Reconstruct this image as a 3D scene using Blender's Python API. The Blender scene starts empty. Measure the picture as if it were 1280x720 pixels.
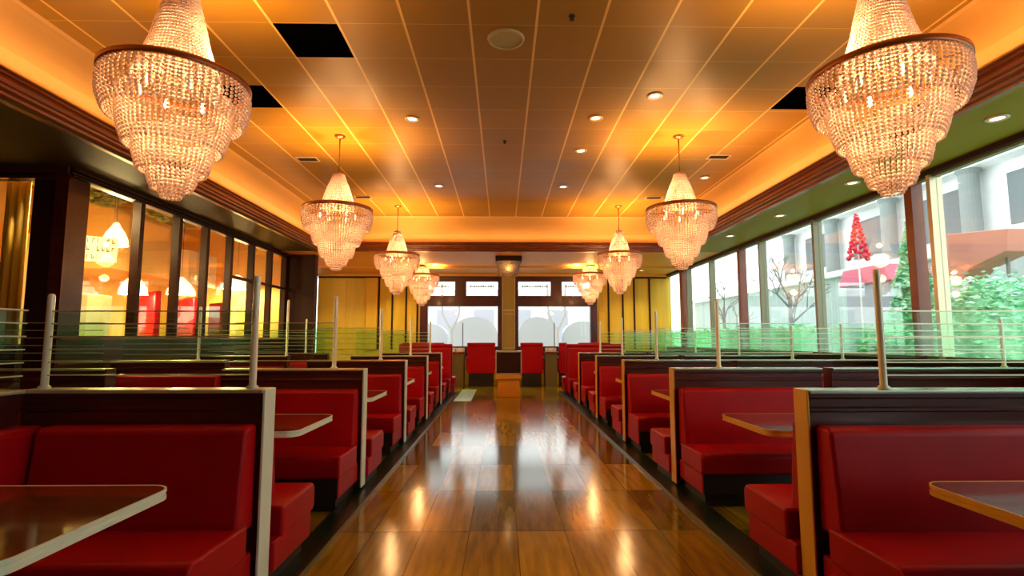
import bpy, bmesh, math, random
from mathutils import Vector, Matrix
random.seed(7)
S = bpy.context.scene
C = S.collection
PI = math.pi

# ------------------------------------------------------------------ materials
def mat(name, col, rough=.5, metal=0., emis=None, es=0., coat=0., spec=None, sub=0.):
    m = bpy.data.materials.new(name); m.use_nodes = True
    b = m.node_tree.nodes['Principled BSDF']
    b.inputs['Base Color'].default_value = (*col, 1)
    b.inputs['Roughness'].default_value = rough
    b.inputs['Metallic'].default_value = metal
    if coat: b.inputs['Coat Weight'].default_value = coat; b.inputs['Coat Roughness'].default_value = .08
    if spec is not None: b.inputs['Specular IOR Level'].default_value = spec
    if emis: b.inputs['Emission Color'].default_value = (*emis, 1); b.inputs['Emission Strength'].default_value = es
    return m

def nt(m): return m.node_tree.nodes, m.node_tree.links, m.node_tree.nodes['Principled BSDF']

def noise_tint(m, c1, c2, scale=4, stretch=(1,1,1), detail=3, lo=.3, hi=.7, bump=0.):
    n, l, b = nt(m)
    tc = n.new('ShaderNodeTexCoord'); mp = n.new('ShaderNodeMapping'); mp.inputs['Scale'].default_value = stretch
    ns = n.new('ShaderNodeTexNoise'); ns.inputs['Scale'].default_value = scale; ns.inputs['Detail'].default_value = detail
    r = n.new('ShaderNodeValToRGB'); r.color_ramp.elements[0].position = lo; r.color_ramp.elements[1].position = hi
    r.color_ramp.elements[0].color = (*c1, 1); r.color_ramp.elements[1].color = (*c2, 1)
    l.new(tc.outputs['Object'], mp.inputs[0]); l.new(mp.outputs[0], ns.inputs['Vector'])
    l.new(ns.outputs['Fac'], r.inputs[0]); l.new(r.outputs[0], b.inputs['Base Color'])
    if bump:
        bp = n.new('ShaderNodeBump'); bp.inputs['Strength'].default_value = bump; bp.inputs['Distance'].default_value = .01
        l.new(ns.outputs['Fac'], bp.inputs['Height']); l.new(bp.outputs[0], b.inputs['Normal'])
    return m

def glass_mat(name, tint, refl=.08, rough=.02):
    m = bpy.data.materials.new(name); m.use_nodes = True
    n, l = m.node_tree.nodes, m.node_tree.links; n.clear()
    o = n.new('ShaderNodeOutputMaterial'); mx = n.new('ShaderNodeMixShader')
    t = n.new('ShaderNodeBsdfTransparent'); t.inputs[0].default_value = (*tint, 1)
    g = n.new('ShaderNodeBsdfGlossy'); g.inputs['Roughness'].default_value = rough
    lw = n.new('ShaderNodeLayerWeight'); lw.inputs[0].default_value = .25
    mu = n.new('ShaderNodeMath'); mu.operation = 'MULTIPLY_ADD'; mu.inputs[1].default_value = .22; mu.inputs[2].default_value = refl
    l.new(lw.outputs['Fresnel'], mu.inputs[0]); l.new(mu.outputs[0], mx.inputs[0])
    l.new(t.outputs[0], mx.inputs[1]); l.new(g.outputs[0], mx.inputs[2]); l.new(mx.outputs[0], o.inputs[0])
    return m

M = {}
M['vinyl'] = noise_tint(mat('red_vinyl', (.38,.0,.004), .45, spec=.2), (.34,0,.002), (.42,.0,.006), 3, bump=.05)
M['kick'] = mat('black_kickboard', (.012,.008,.007), .5)
M['mahog'] = noise_tint(mat('mahogany', (.05,.010,.006), .3, coat=.2), (.035,.007,.004), (.055,.011,.006), 3, (1,5,5))
M['mahog_rail'] = noise_tint(mat('mahogany_rail', (.08,.014,.007), .28, coat=.3), (.05,.008,.005), (.08,.014,.007), 3, (1,6,6))
M['trimwood'] = noise_tint(mat('crown_wood', (.2,.04,.008), .35, coat=.15), (.18,.035,.006), (.24,.05,.009), 2, (3,.6,3))
M['trimdark'] = mat('dark_frame_wood', (.03,.008,.005), .5, spec=.2)
M['burg'] = noise_tint(mat('burgundy_frame', (.06,.006,.012), .4, coat=.2), (.035,.006,.010), (.08,.006,.014), 2)
M['alu'] = mat('pale_aluminium', (.80,.95,.76), .38, .1)  # strip and edge metal, with the pale light of the left side in its colour
M['brass'] = mat('brushed_brass', (.82,.42,.05), .35, .25)  # same metal as the pale strips, golden right-side light put into its colour
M['cap'] = mat('cream_cap_metal', (.62,.56,.38), .3, .5)
M['rod'] = mat('satin_rod', (.7,.68,.45), .3, .5)
M['post'] = mat('brushed_post', (.8,.84,.68), .35, .15)
M['screen'] = glass_mat('green_screen_glass', (.84,.975,.88), .02)
M['pane'] = glass_mat('window_glass', (.97,1,.985), .015)
M['pane_left'] = glass_mat('amber_window_glass', (.99,.96,.82), .008)
M['copper'] = mat('copper_ring', (.40,.16,.07), .35, .8)
M['canvent'] = mat('vent_dark', (.02,.015,.01), .6)
M['canrim'] = mat('can_rim', (.75,.6,.4), .35, .3)
M['bulb'] = mat('bulb_glow', (1,.9,.7), .4, emis=(1,.82,.55), es=6)
M['black'] = mat('void_black', (.001,.001,.001), .9, spec=0)
M['cove'] = noise_tint(mat('cove_paint', (.8,.45,.12), .55), (.76,.42,.10), (.84,.48,.14), .8)
M['soffit_green'] = mat('olive_soffit', (.32,.27,.005), .5, spec=.1)
M['soffit_dark'] = mat('dark_green_soffit', (.035,.04,.006), .55, spec=.2)  # same olive soffit paint, with the left side's shade put into its colour
M['soffit_tan'] = mat('tan_soffit', (.82,.42,.07), .5, spec=.2)
M['yellow'] = noise_tint(mat('yellow_panel', (.8,.55,.03), .5), (.70,.47,.02), (.88,.62,.035), 1.2, (3,3,.4))
M['orange'] = mat('orange_paint', (.85,.48,.12), .6)
M['cream'] = mat('cream_paint', (.85,.7,.42), .6)
M['olive'] = noise_tint(mat('olive_ceiling', (.4,.36,.06), .5), (.22,.2,.03), (.75,.65,.2), 1.6, (1,1,1), lo=.35, hi=.65)
M['white'] = mat('white_paint', (.85,.85,.82), .5)
M['ink'] = mat('dark_ink', (.05,.06,.06), .6)
M['greyink'] = mat('grey_ink', (.25,.28,.28), .6)
M['darkgreen'] = mat('dark_green_kerb', (.004,.02,.009), .3)
M['tabletop'] = noise_tint(mat('table_laminate', (.2,.05,.012), .14, coat=1, spec=.9), (.15,.035,.008), (.24,.065,.016), 3, (1,8,1))
M['olive_edge'] = mat('olive_edge', (.12,.13,.04), .3, .3)
M['pedestal'] = mat('black_iron', (.01,.01,.01), .4, .5)
M['lampwhite'] = mat('lamp_shade_glow', (.9,.88,.8), .5, emis=(1,.93,.8), es=1.8)
M['gold_plinth'] = mat('orange_plinth', (.75,.32,.03), .4)

def bead_mat():
    m = bpy.data.materials.new('crystal_bead'); m.use_nodes = True
    n, l = m.node_tree.nodes, m.node_tree.links; n.clear()
    o = n.new('ShaderNodeOutputMaterial')
    d = n.new('ShaderNodeBsdfDiffuse'); d.inputs[0].default_value = (.74,.64,.62,1)
    t = n.new('ShaderNodeBsdfTranslucent'); t.inputs[0].default_value = (.78,.66,.64,1)
    g = n.new('ShaderNodeBsdfGlossy'); g.inputs[0].default_value = (.95,.85,.8,1); g.inputs['Roughness'].default_value = .15
    a = n.new('ShaderNodeMixShader'); a.inputs[0].default_value = .6
    b = n.new('ShaderNodeMixShader'); b.inputs[0].default_value = .12
    l.new(d.outputs[0], a.inputs[1]); l.new(t.outputs[0], a.inputs[2]); l.new(a.outputs[0], b.inputs[1]); l.new(g.outputs[0], b.inputs[2]); l.new(b.outputs[0], o.inputs[0])
    return m
M['bead'] = bead_mat()

def math_node(n, l, op, a, b=None, c=None):
    x = n.new('ShaderNodeMath'); x.operation = op
    for i, v in enumerate((a, b, c)):
        if v is None: continue
        if isinstance(v, (int, float)): x.inputs[i].default_value = v
        else: l.new(v, x.inputs[i])
    return x.outputs[0]

def ceiling_mat():
    m = mat('ceiling_tiles', (.4,.2,.06), .3); n, l, b = nt(m)
    tc = n.new('ShaderNodeTexCoord'); sp = n.new('ShaderNodeSeparateXYZ'); l.new(tc.outputs['Object'], sp.inputs[0])
    T = .61
    def line(out, off, w):
        f = math_node(n, l, 'FRACT', math_node(n, l, 'DIVIDE', math_node(n, l, 'ADD', out, off), T))
        f = math_node(n, l, 'ABSOLUTE', math_node(n, l, 'SUBTRACT', f, .5))
        return math_node(n, l, 'GREATER_THAN', f, .5 - w/T)
    lx = line(sp.outputs[0], .30+T*20, .012); ly = line(sp.outputs[1], -4.70+T*20, .005)
    lx = math_node(n, l, 'MULTIPLY', lx, 1.); ly = math_node(n, l, 'MULTIPLY', ly, .45)
    ln = math_node(n, l, 'MAXIMUM', lx, ly)
    ix = math_node(n, l, 'FLOOR', math_node(n, l, 'DIVIDE', math_node(n, l, 'ADD', sp.outputs[0], .30+T*20), T))
    iy = math_node(n, l, 'FLOOR', math_node(n, l, 'DIVIDE', math_node(n, l, 'ADD', sp.outputs[1], -4.70+T*20), T))
    cb = n.new('ShaderNodeCombineXYZ'); l.new(ix, cb.inputs[0]); l.new(iy, cb.inputs[1])
    wn = n.new('ShaderNodeTexWhiteNoise'); wn.noise_dimensions = '2D'; l.new(cb.outputs[0], wn.inputs['Vector'])
    r = n.new('ShaderNodeValToRGB'); r.color_ramp.elements[0].color = (.33,.17,.012,1); r.color_ramp.elements[1].color = (.39,.205,.016,1)
    l.new(wn.outputs['Value'], r.inputs[0])
    mx = n.new('ShaderNodeMix'); mx.data_type = 'RGBA'; l.new(ln, mx.inputs[0]); l.new(r.outputs[0], mx.inputs[6]); mx.inputs[7].default_value = (.85,.56,.17,1)
    l.new(mx.outputs[2], b.inputs['Base Color'])
    b.inputs['Specular IOR Level'].default_value = .65
    rr = math_node(n, l, 'MULTIPLY_ADD', wn.outputs['Value'], .05, .36)
    l.new(rr, b.inputs['Roughness'])
    return m
M['ceiling'] = ceiling_mat()

def floor_gloss():
    m = mat('plank_floor', (.2,.1,.02), .15); n, l, b = nt(m)
    tc = n.new('ShaderNodeTexCoord'); sp = n.new('ShaderNodeSeparateXYZ'); l.new(tc.outputs['Object'], sp.inputs[0])
    W, L = .35, 1.06
    fx = math_node(n, l, 'DIVIDE', math_node(n, l, 'ADD', sp.outputs[0], .24+W*40), W)
    fy = math_node(n, l, 'DIVIDE', math_node(n, l, 'ADD', sp.outputs[1], -4.10+L*20), L)
    def edge(f, w): return math_node(n, l, 'GREATER_THAN', math_node(n, l, 'ABSOLUTE', math_node(n, l, 'SUBTRACT', math_node(n, l, 'FRACT', f), .5)), .5-w)
    ln = math_node(n, l, 'MAXIMUM', edge(fx, .008), edge(fy, .004))
    cb = n.new('ShaderNodeCombineXYZ'); l.new(math_node(n, l, 'FLOOR', fx), cb.inputs[0]); l.new(math_node(n, l, 'FLOOR', fy), cb.inputs[1])
    wn = n.new('ShaderNodeTexWhiteNoise'); wn.noise_dimensions = '2D'; l.new(cb.outputs[0], wn.inputs['Vector'])
    r = n.new('ShaderNodeValToRGB'); e = r.color_ramp.elements
    e[0].position = 0; e[0].color = (.13,.125,.006,1); e[1].position = 1; e[1].color = (.50,.36,.018,1)
    k = e.new(.35); k.color = (.24,.17,.008,1); k = e.new(.65); k.color = (.38,.27,.012,1)
    l.new(wn.outputs['Value'], r.inputs[0])
    mp = n.new('ShaderNodeMapping'); mp.inputs['Scale'].default_value = (9,.9,1); l.new(tc.outputs['Object'], mp.inputs[0])
    ns = n.new('ShaderNodeTexNoise'); ns.inputs['Scale'].default_value = 2.2; ns.inputs['Detail'].default_value = 5; l.new(mp.outputs[0], ns.inputs['Vector'])
    g = n.new('ShaderNodeValToRGB'); g.color_ramp.elements[0].position = .3; g.color_ramp.elements[1].position = .75
    g.color_ramp.elements[0].color = (.6,.58,.52,1); g.color_ramp.elements[1].color = (1.25,1.15,1,1); l.new(ns.outputs['Fac'], g.inputs[0])
    mu = n.new('ShaderNodeMix'); mu.data_type = 'RGBA'; mu.blend_type = 'MULTIPLY'; mu.inputs[0].default_value = 1
    l.new(r.outputs[0], mu.inputs[6]); l.new(g.outputs[0], mu.inputs[7])
    mx = n.new('ShaderNodeMix'); mx.data_type = 'RGBA'; l.new(ln, mx.inputs[0]); l.new(mu.outputs[2], mx.inputs[6]); mx.inputs[7].default_value = (.05,.03,.005,1)
    l.new(mx.outputs[2], b.inputs['Base Color'])
    b.inputs['Roughness'].default_value = .13; b.inputs['Specular IOR Level'].default_value = .42
    return m
M['floor'] = floor_gloss()

# ------------------------------------------------------------------ geometry helpers
def box(bm, x0, x1, y0, y1, z0, z1):
    if x0 > x1: x0, x1 = x1, x0
    if y0 > y1: y0, y1 = y1, y0
    v = [bm.verts.new((x, y, z)) for z in (z0, z1) for y in (y0, y1) for x in (x0, x1)]
    for f in ((0,2,3,1),(4,5,7,6),(0,1,5,4),(2,6,7,3),(0,4,6,2),(1,3,7,5)): bm.faces.new([v[i] for i in f])

def prism_x(bm, prof, x0, x1):       # prof: (y,z) list
    a = [bm.verts.new((x0, y, z)) for y, z in prof]; b = [bm.verts.new((x1, y, z)) for y, z in prof]
    n = len(prof)
    for i in range(n): bm.faces.new((a[i], a[(i+1)%n], b[(i+1)%n], b[i]))
    bm.faces.new(a[::-1]); bm.faces.new(b)

def prism_z(bm, prof, z0, z1):
    a = [bm.verts.new((x, y, z0)) for x, y in prof]; b = [bm.verts.new((x, y, z1)) for x, y in prof]
    n = len(prof)
    for i in range(n): bm.faces.new((a[i], a[(i+1)%n], b[(i+1)%n], b[i]))
    bm.faces.new(a[::-1]); bm.faces.new(b)

def lathe(bm, prof, seg=32, c=(0,0,0), close=True):
    rings = []
    for r, z in prof:
        rings.append([bm.verts.new((c[0]+r*math.cos(2*PI*i/seg), c[1]+r*math.sin(2*PI*i/seg), c[2]+z)) for i in range(seg)])
    for a, b in zip(rings, rings[1:]):
        for i in range(seg): bm.faces.new((a[i], a[(i+1)%seg], b[(i+1)%seg], b[i]))
    if close:
        bm.faces.new(rings[0][::-1]); bm.faces.new(rings[-1])

def tube(bm, p, q, r, seg=8, r2=None):
    p, q = Vector(p), Vector(q); d = (q-p).normalized()
    u = d.orthogonal().normalized(); v = d.cross(u); r2 = r if r2 is None else r2
    a = [bm.verts.new(p+(u*math.cos(2*PI*i/seg)+v*math.sin(2*PI*i/seg))*r) for i in range(seg)]
    b = [bm.verts.new(q+(u*math.cos(2*PI*i/seg)+v*math.sin(2*PI*i/seg))*r2) for i in range(seg)]
    for i in range(seg): bm.faces.new((a[i], a[(i+1)%seg], b[(i+1)%seg], b[i]))
    bm.faces.new(a[::-1]); bm.faces.new(b)

def obj(name, bm, m, parent=None, bevel=0, seg=2, smooth=False, loc=None):
    if not isinstance(bm, bpy.types.Mesh):
        bmesh.ops.recalc_face_normals(bm, faces=bm.faces)
        me = bpy.data.meshes.new(name); bm.to_mesh(me); bm.free()
        if smooth or bevel:
            for p in me.polygons: p.use_smooth = True
        me.materials.append(m if not isinstance(m, str) else M[m])
    else: me = bm
    o = bpy.data.objects.new(name, me); C.objects.link(o)
    if parent: o.parent = parent
    if loc: o.location = loc
    if bevel:
        md = o.modifiers.new('bevel', 'BEVEL'); md.width = bevel; md.segments = seg; md.limit_method = 'ANGLE'; md.angle_limit = .6
        wn = o.modifiers.new('wn', 'WEIGHTED_NORMAL'); wn.keep_sharp = True
    return o

def B(*boxes):
    bm = bmesh.new()
    for b in boxes: box(bm, *b)
    return bm

def tag(o, label, cat, group=None, kind=None):
    if label: o['label'] = label
    if cat: o['category'] = cat
    if group: o['group'] = group
    if kind: o['kind'] = kind
    return o

def thing(name, label, cat, loc=(0,0,0), rz=0, group=None):
    o = bpy.data.objects.new(name, None); C.objects.link(o); o.location = loc; o.rotation_euler.z = rz
    o.empty_display_size = .1
    return tag(o, label, cat, group)

def struct(name, bm, m, label=None, parent=None, bevel=0, smooth=False):
    o = obj(name, bm, m, parent, bevel, smooth=smooth)
    if not parent:
        o['kind'] = 'structure'
        if label: o['label'] = label
    return o

def dup(root, label, loc=None, rz=None, group=None, only=None):
    def cp(o, par):
        c = o.copy(); C.objects.link(c)
        if par: c.parent = par
        for ch in o.children: cp(ch, c)
        return c
    r = cp(root, None)
    if loc is not None: r.location = loc
    if rz is not None: r.rotation_euler.z = rz
    r['label'] = label
    if group: r['group'] = group
    return r

ORD = ['nearest', 'second', 'third', 'fourth', 'fifth', 'sixth']

# ------------------------------------------------------------------ room shell
XL, XR, YF, ZC, ZS = -5.3, 5.3, 17.2, 4.3, 3.5
YB = -3.0
XLL = -8.6
struct('floor', B((XLL, XR+.15, YB, YF, -.1, 0)), 'floor', 'glossy plank-look floor')
tl, tr, tf = -4.17, 4.05, 12.45       # tray edges
bm = bmesh.new(); box(bm, tl-.6, tr+.6, YB-.2, tf+.6, ZC, ZC+.1)
struct('ceiling', bm, 'ceiling', 'tiled ceiling tray')

def loop_sweep(prof, x0, x1, y0, y1, segx=1):
    """prof = (outward offset, z); closed rectangular loop with mitred corners"""
    bm = bmesh.new(); rows = []
    for d, z in prof:
        rows.append([bm.verts.new(p) for p in ((x0-d, y0-d, z), (x1+d, y0-d, z), (x1+d, y1+d, z), (x0-d, y1+d, z))])
    for a, b in zip(rows, rows[1:]):
        for i in range(4): bm.faces.new((a[i], a[(i+1)%4], b[(i+1)%4], b[i]))
    return bm
cove = [(-.02, 4.305), (0, 4.27), (.015, 4.2), (.03, 4.1), (.05, 4.0), (.08, 3.88), (.13, 3.78), (.2, 3.70)]
o = struct('trim_1', loop_sweep(cove, tl, tr, YB+.2, tf), 'cove', 'orange lit cove around the ceiling tray')
for p in o.data.polygons: p.use_smooth = False
md = o.modifiers.new('solid', 'SOLIDIFY'); md.thickness = .04; md.offset = 1
# stepped wooden crown moulding below the cove
prof = [(.20,3.66),(.02,3.70),(.0,3.70),(.0,3.685),(.03,3.675),(.03,3.655),(.055,3.65),(.07,3.635),(.075,3.60),(.10,3.592),(.105,3.57),(.13,3.56),(.15,3.555),(.155,3.53),(.19,3.52),(.195,3.497),(.26,3.497)]
struct('trim_2', loop_sweep(prof, tl-.03, tr+.0, YB+.2, tf-.0), 'trimwood', 'stepped brown crown moulding below the cove')
prof = [(0.0,3.704),(-.008,3.70),(-.008,3.69),(0,3.686)]
struct('trim_3', loop_sweep([(.19,3.704)]+prof, tl-.03, tr, YB+.2, tf), 'brass', 'thin pale bead along the crown moulding')
# soffits
struct('ceiling_soffit_right', B((tr+.2, XR+.15, YB, tf+.2, ZS, ZS+.08)), 'soffit_green', 'olive green soffit over the right windows')
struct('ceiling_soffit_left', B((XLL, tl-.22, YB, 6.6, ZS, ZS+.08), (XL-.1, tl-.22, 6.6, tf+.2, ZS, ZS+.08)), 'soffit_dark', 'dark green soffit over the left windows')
struct('ceiling_soffit_back', B((XL-.8, XR+.15, tf+.2, YF+.1, ZS, ZS+.08)), 'soffit_tan', 'tan soffit before the far wall')
struct('trim_4', B((XL-.6, XR, 15.2, 15.32, ZS-.05, ZS+.0), (XL-.6, XR, YF-.2, YF-.02, ZS-.07, ZS)), 'soffit_tan', 'tan beams on the far soffit')
# back of the room behind the camera
struct('wall_front', B((XLL, XR+.15, YB-.1, YB, 0, ZC)), 'mahog', 'dark wall behind the viewer')
struct('wall_far_left', B((XLL-.1, XLL, YB, 6.6, 0, ZS)), 'mahog')

# --- right wall
struct('wall_right', B((XR, XR+.15, YB, YF, 0, 1.14)), 'mahog', 'dark wood wall below the right windows')
struct('trim_5', B((XR-.10, XR+.18, YB, YF, 1.14, 1.17)), 'trimdark', 'dark sill of the right windows')
struct('trim_6', B((XR-.04, XR+.15, YB, YF, 3.44, 3.5)), 'trimdark', 'black head trim of the right windows')
ys = [YB, -1.0, .8, 2.6, 4.5, 6.41, 6.75, 8.91, 10.84, 11.8, 13.5, 15.2, 15.72, YF]
thick = {6.75:.13, 11.8:.13, 15.72:.2}
for i in range(len(ys)-1):
    a, b = ys[i], ys[i+1]
    w = obj('window_%d' % (i+1), B((XR+.06, XR+.07, a+.03, b-.03, 1.17, 3.44)), 'pane'); w['kind'] = 'structure'
    w['label'] = 'tall clear pane of the right window wall'
    fm = 'trimwood' if b in thick else ('cap' if b in (6.41,) else 'soffit_frame')
    if fm == 'soffit_frame':
        if fm not in M: M[fm] = mat('olive_grey_mullion', (.22,.22,.14), .4, .3)
    t = thick.get(b, .06)
    if b < YF: obj('window_frame', B((XR-.02, XR+.13, b-t/2, b+t/2, 1.17, 3.44)), fm, w)
    obj('transom_bar', B((XR+.02, XR+.1, a+.03, b-.03, 1.17, 1.20), (XR+.02, XR+.1, a+.03, b-.03, 3.41, 3.44)), 'soffit_frame' if 'soffit_frame' in M else 'cap', w)

# --- left wall: low wainscot and interior windows
struct('wall_left', B((XL-.1, XL, 6.5, 13.2, 0, 1.42), (XL-.1, XL, 6.5, 6.83, 1.42, 3.5), (XL-.1, XL, 6.5, 13.2, 3.40, 3.5)), 'mahog', 'dark wood wall below the left windows')
struct('trim_7', B((XL-.0, XL+.05, 6.5, 13.2, 1.40, 1.44), (XL-0, XL+.03, 6.5, 13.2, 1.1, 1.13), (XL-0, XL+.03, 6.5, 13.2, .72, .75)), 'trimwood', 'brown rails on the left wainscot')
struct('trim_8', B((XL, XL+.06, 6.5, 13.2, 3.47, 3.5), (XL, XL+.035, 6.5, 13.2, 3.43, 3.455), (XL, XL+.05, 6.5, 13.2, 3.395, 3.415)), 'trimdark', 'stepped dark head trim of the left windows')
ly = [6.83, 7.83, 8.77, 9.6, 10.46, 11.38, 12.27, 13.1]
for i in range(7):
    w = obj('window_%d' % (21+i), B((XL-.06, XL-.05, ly[i]+.02, ly[i+1]-.02, 1.42, 3.42)), 'pane_left'); w['kind'] = 'structure'
    w['label'] = 'interior window pane of the left wall'
    obj('window_frame', B((XL-.1, XL+.02, ly[i+1]-.045, ly[i+1]+.045, 1.42, 3.42)), 'trimdark', w)
    if i >= 4: obj('transom_bar', B((XL-.08, XL, ly[i], ly[i+1], 2.62, 2.67)), 'trimdark', w)
# jog with curtains, near left
struct('wall_jog', B((-5.72, XL-.1, 6.5, 6.6, 0, 3.5), (XLL, -5.72, 6.5, 6.6, 0, 1.35), (XLL, -5.72, 6.5, 6.6, 3.36, 3.5)), 'trimdark', 'dark wooden corner column and wall on the left')
struct('trim_9', B((XLL, XL+.02, 6.44, 6.5, 3.42, 3.5), (XLL, XL+.02, 6.46, 6.5, 3.36, 3.39), (XL-.14, XL+.02, 6.47, 6.5, 0, 3.5)), 'mahog_rail', 'dark trim over the corner window')
for k, (a, b) in enumerate(((-6.35, -5.72), (-7.4, -6.35), (XLL, -7.4))):
    w = obj('window_%d' % (31+k), B((a+.03, b-.03, 6.54, 6.55, 1.35, 3.36)), 'pane_left'); w['kind'] = 'structure'
    w['label'] = 'corner window pane with curtains behind'
    obj('window_frame', B((a-.04, a+.04, 6.5, 6.58, 1.35, 3.36)), 'trimdark', w)

def curtain(name, x0, x1, y, z0, z1, m, label, amp=.03, waves=6, axis='x'):
    bm = bmesh.new(); n = waves*8; rows = []
    for i in range(n+1):
        u = i/n; x = x0+(x1-x0)*u; yy = y+amp*math.sin(u*waves*2*PI)
        pts = [(x, yy, z0), (x, yy, z1), (x, yy+.012, z1), (x, yy+.012, z0)] if axis == 'x' else [(yy, x, z0), (yy, x, z1), (yy+.012, x, z1), (yy+.012, x, z0)]
        rows.append([bm.verts.new(p) for p in pts])
    for a, b in zip(rows, rows[1:]):
        for j in range(4): bm.faces.new((a[j], a[(j+1)%4], b[(j+1)%4], b[j]))
    bm.faces.new(rows[0]); bm.faces.new(rows[-1][::-1])
    o = obj(name, bm, m, smooth=True); return tag(o, label, 'curtain')
M['curt_y'] = mat('gold_curtain', (.70,.42,.04), .7); M['curt_b'] = mat('brown_curtain', (.16,.07,.02), .7)
curtain('curtain', -6.28, -5.98, 6.75, 1.3, 3.4, 'curt_y', 'gold curtain strip behind the corner window, beside the dark column', waves=3)
curtain('curtain', -6.9, -6.42, 6.78, 1.3, 3.4, 'curt_b', 'brown curtain behind the corner window at the left edge', waves=5)

# --- far-left dark jog and yellow side walls
struct('wall_back_left_jog', B((XL-.1, -4.62, 13.2, 13.4, 0, 3.5), (XL-.8, XL-.7, 15.0, YF, 0, 3.5)), 'trimdark', 'dark wall end past the left windows')
struct('wall_back', B((-5.9, -2.62, YF-.0, YF+.15, 0, 3.5), (3.03, XR+.15, YF, YF+.15, 0, 3.5), (-2.62, 3.03, YF, YF+.15, 0, 1.0)), 'yellow', 'yellow panelled far wall')
bx = []
for x in (-3.95, -3.52, -3.08, -2.72, 3.42, 3.88, 4.25, 4.75): bx.append((x-.025, x+.025, YF-.04, YF, 1.1, 3.42))
struct('trim_10', B(*bx, (-5.9,-2.62,YF-.05,YF,3.38,3.43), (3.03,XR,YF-.05,YF,3.38,3.43)), 'trimdark', 'dark battens between the yellow wall panels')
struct('trim_11', B((-4.35,-4.0,YF-.05,YF-.01,1.1,3.38), (-5.85,-5.0,YF-.03,YF-.01,1.1,3.3), (3.1,3.28,YF-.05,YF,1.1,2.3)), mat('bright_yellow', (.85,.55,.03), .5), 'brighter yellow wall panels')
# far window wall
fr = [(-2.62,-2.38), (-.15,.0), (.36,.51), (2.82,3.03)]
bx = [(a,b,YF-.1,YF+.12,.0,3.46) for a,b in fr] + [(-2.38,-.15,YF-.1,YF+.12,2.47,2.81), (.51,2.82,YF-.1,YF+.12,2.47,2.81), (-2.38,-.15,YF-.1,YF+.12,3.27,3.46), (.51,2.82,YF-.1,YF+.12,3.27,3.46),
      (-1.52,-1.16,YF-.1,YF+.12,2.81,3.27), (1.55,1.91,YF-.1,YF+.12,2.81,3.27), (-2.38,-.15,YF-.1,YF+.12,.9,1.2), (.51,2.82,YF-.1,YF+.12,.9,1.2), (0,.36,YF-.05,YF+.1,0,3.46)]
struct('wall_back_window_frame', B(*bx), 'burg', 'burgundy timber frame of the far windows')
for k, (a, b, c, d) in enumerate(((-2.38,-.15,1.2,2.47), (.51,2.82,1.2,2.47), (-2.38,-1.52,2.81,3.27), (-1.16,-.15,2.81,3.27), (.51,1.55,2.81,3.27), (1.91,2.82,2.81,3.27))):
    w = obj('window_%d' % (41+k), B((a,b,YF+.02,YF+.03,c,d)), 'pane'); w['kind'] = 'structure'
    w['label'] = 'far window pane' if k < 2 else 'small transom pane over the far windows'
    if k < 2: obj('window_frame', B(((a+b)/2-.012,(a+b)/2+.012,YF,YF+.05,c,1.95)), 'burg', w)
# printed strips in the transoms
for k, (a, b, wd) in enumerate(((-2.2,-1.7,.4), (-1.05,-.28,1), (.62,1.45,1), (2.05,2.6,.4))):
    bm = bmesh.new(); x = a
    while x < b:
        w_ = random.uniform(.03,.07); box(bm, x, min(x+w_, b), YF-.0, YF+.008, 3.10-random.uniform(0,.01), 3.10+random.uniform(.04,.07)); x += w_+.015
    box(bm, a, b, YF, YF+.008, 3.085, 3.105)
    o = obj('transom_lettering', bm, 'greyink' if wd > .5 else mat('pale_ink', (.6,.62,.62), .6))
    tag(o, ['faint grey line of writing on the leftmost far transom', 'grey line of writing on the transom left of the pillar', 'grey line of writing on the transom right of the pillar', 'faint grey line of writing on the rightmost far transom'][k], 'lettering')

# kerbs along the aisle
struct('baseboard_left', B((-1.36,-1.19,.8,14.6,0,.03)), 'darkgreen', 'dark green kerb at the foot of the left booths')
struct('baseboard_right', B((1.52,1.72,.8,14.6,0,.03)), 'darkgreen', 'dark green kerb at the foot of the right booths')
struct('trim_12', B((-1.19,-1.180,.8,14.6,0,.031)), 'olive_edge', 'pale edge strip of the left kerb')
struct('trim_13', B((1.51,1.52,.8,14.6,0,.031)), 'olive_edge', 'brass edge strip of the right kerb')

# ------------------------------------------------------------------ ceiling fittings
for x0, y0, lab in ((-2.13,4.70,'large black opening of a missing ceiling tile, left of the centre'), (-3.35,5.92,'black missing ceiling tile behind the near left chandelier'), (3.36,5.85,'black missing ceiling tile beside the near right chandelier')):
    o = obj('ceiling_hatch', B((x0+.012, x0+.598, y0+.012, y0+.598, ZC-.004, ZC+.002)), 'black'); tag(o, lab, 'ceiling opening')
cans = [(-1.19,6.82,'left of the centre row'), (1.22,6.75,'right of the centre, nearest of that row'), (1.81,6.1,'nearest the camera, right side'), (1.2,7.97,'right of the centre, second of that row'), (1.15,9.91,'right of the centre, farthest of that row'), (-1.2,9.9,'left of the centre, far'), (3.62,9.3,'at the right edge of the tray')]
def can(x, y, z, lab, on=True):
    t = thing('downlight', lab, 'downlight', (x, y, z), 0, 'ceiling downlights')
    bm = bmesh.new(); lathe(bm, [(.055,-.002),(.095,-.002),(.095,-.012),(.085,-.018),(.06,-.016),(.055,-.002)], 28, close=False); rm = obj('rim', bm, 'canrim', t, smooth=True)
    bm = bmesh.new(); lathe(bm, [(.001,-.004),(.056,-.004),(.056,-.008),(.001,-.008)], 24); obj('lamp_face', bm, 'bulb', rm)
    return t
for x, y, lab in cans: can(x, y, ZC, 'small recessed downlight in the tiled ceiling, '+lab)
for k, (x, y) in enumerate(((4.69,4.82), (4.68,6.92), (4.69,8.82), (4.6,10.6))): can(x, y, ZS, 'round downlight in the green right soffit, %s from the camera' % ORD[k])
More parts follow.
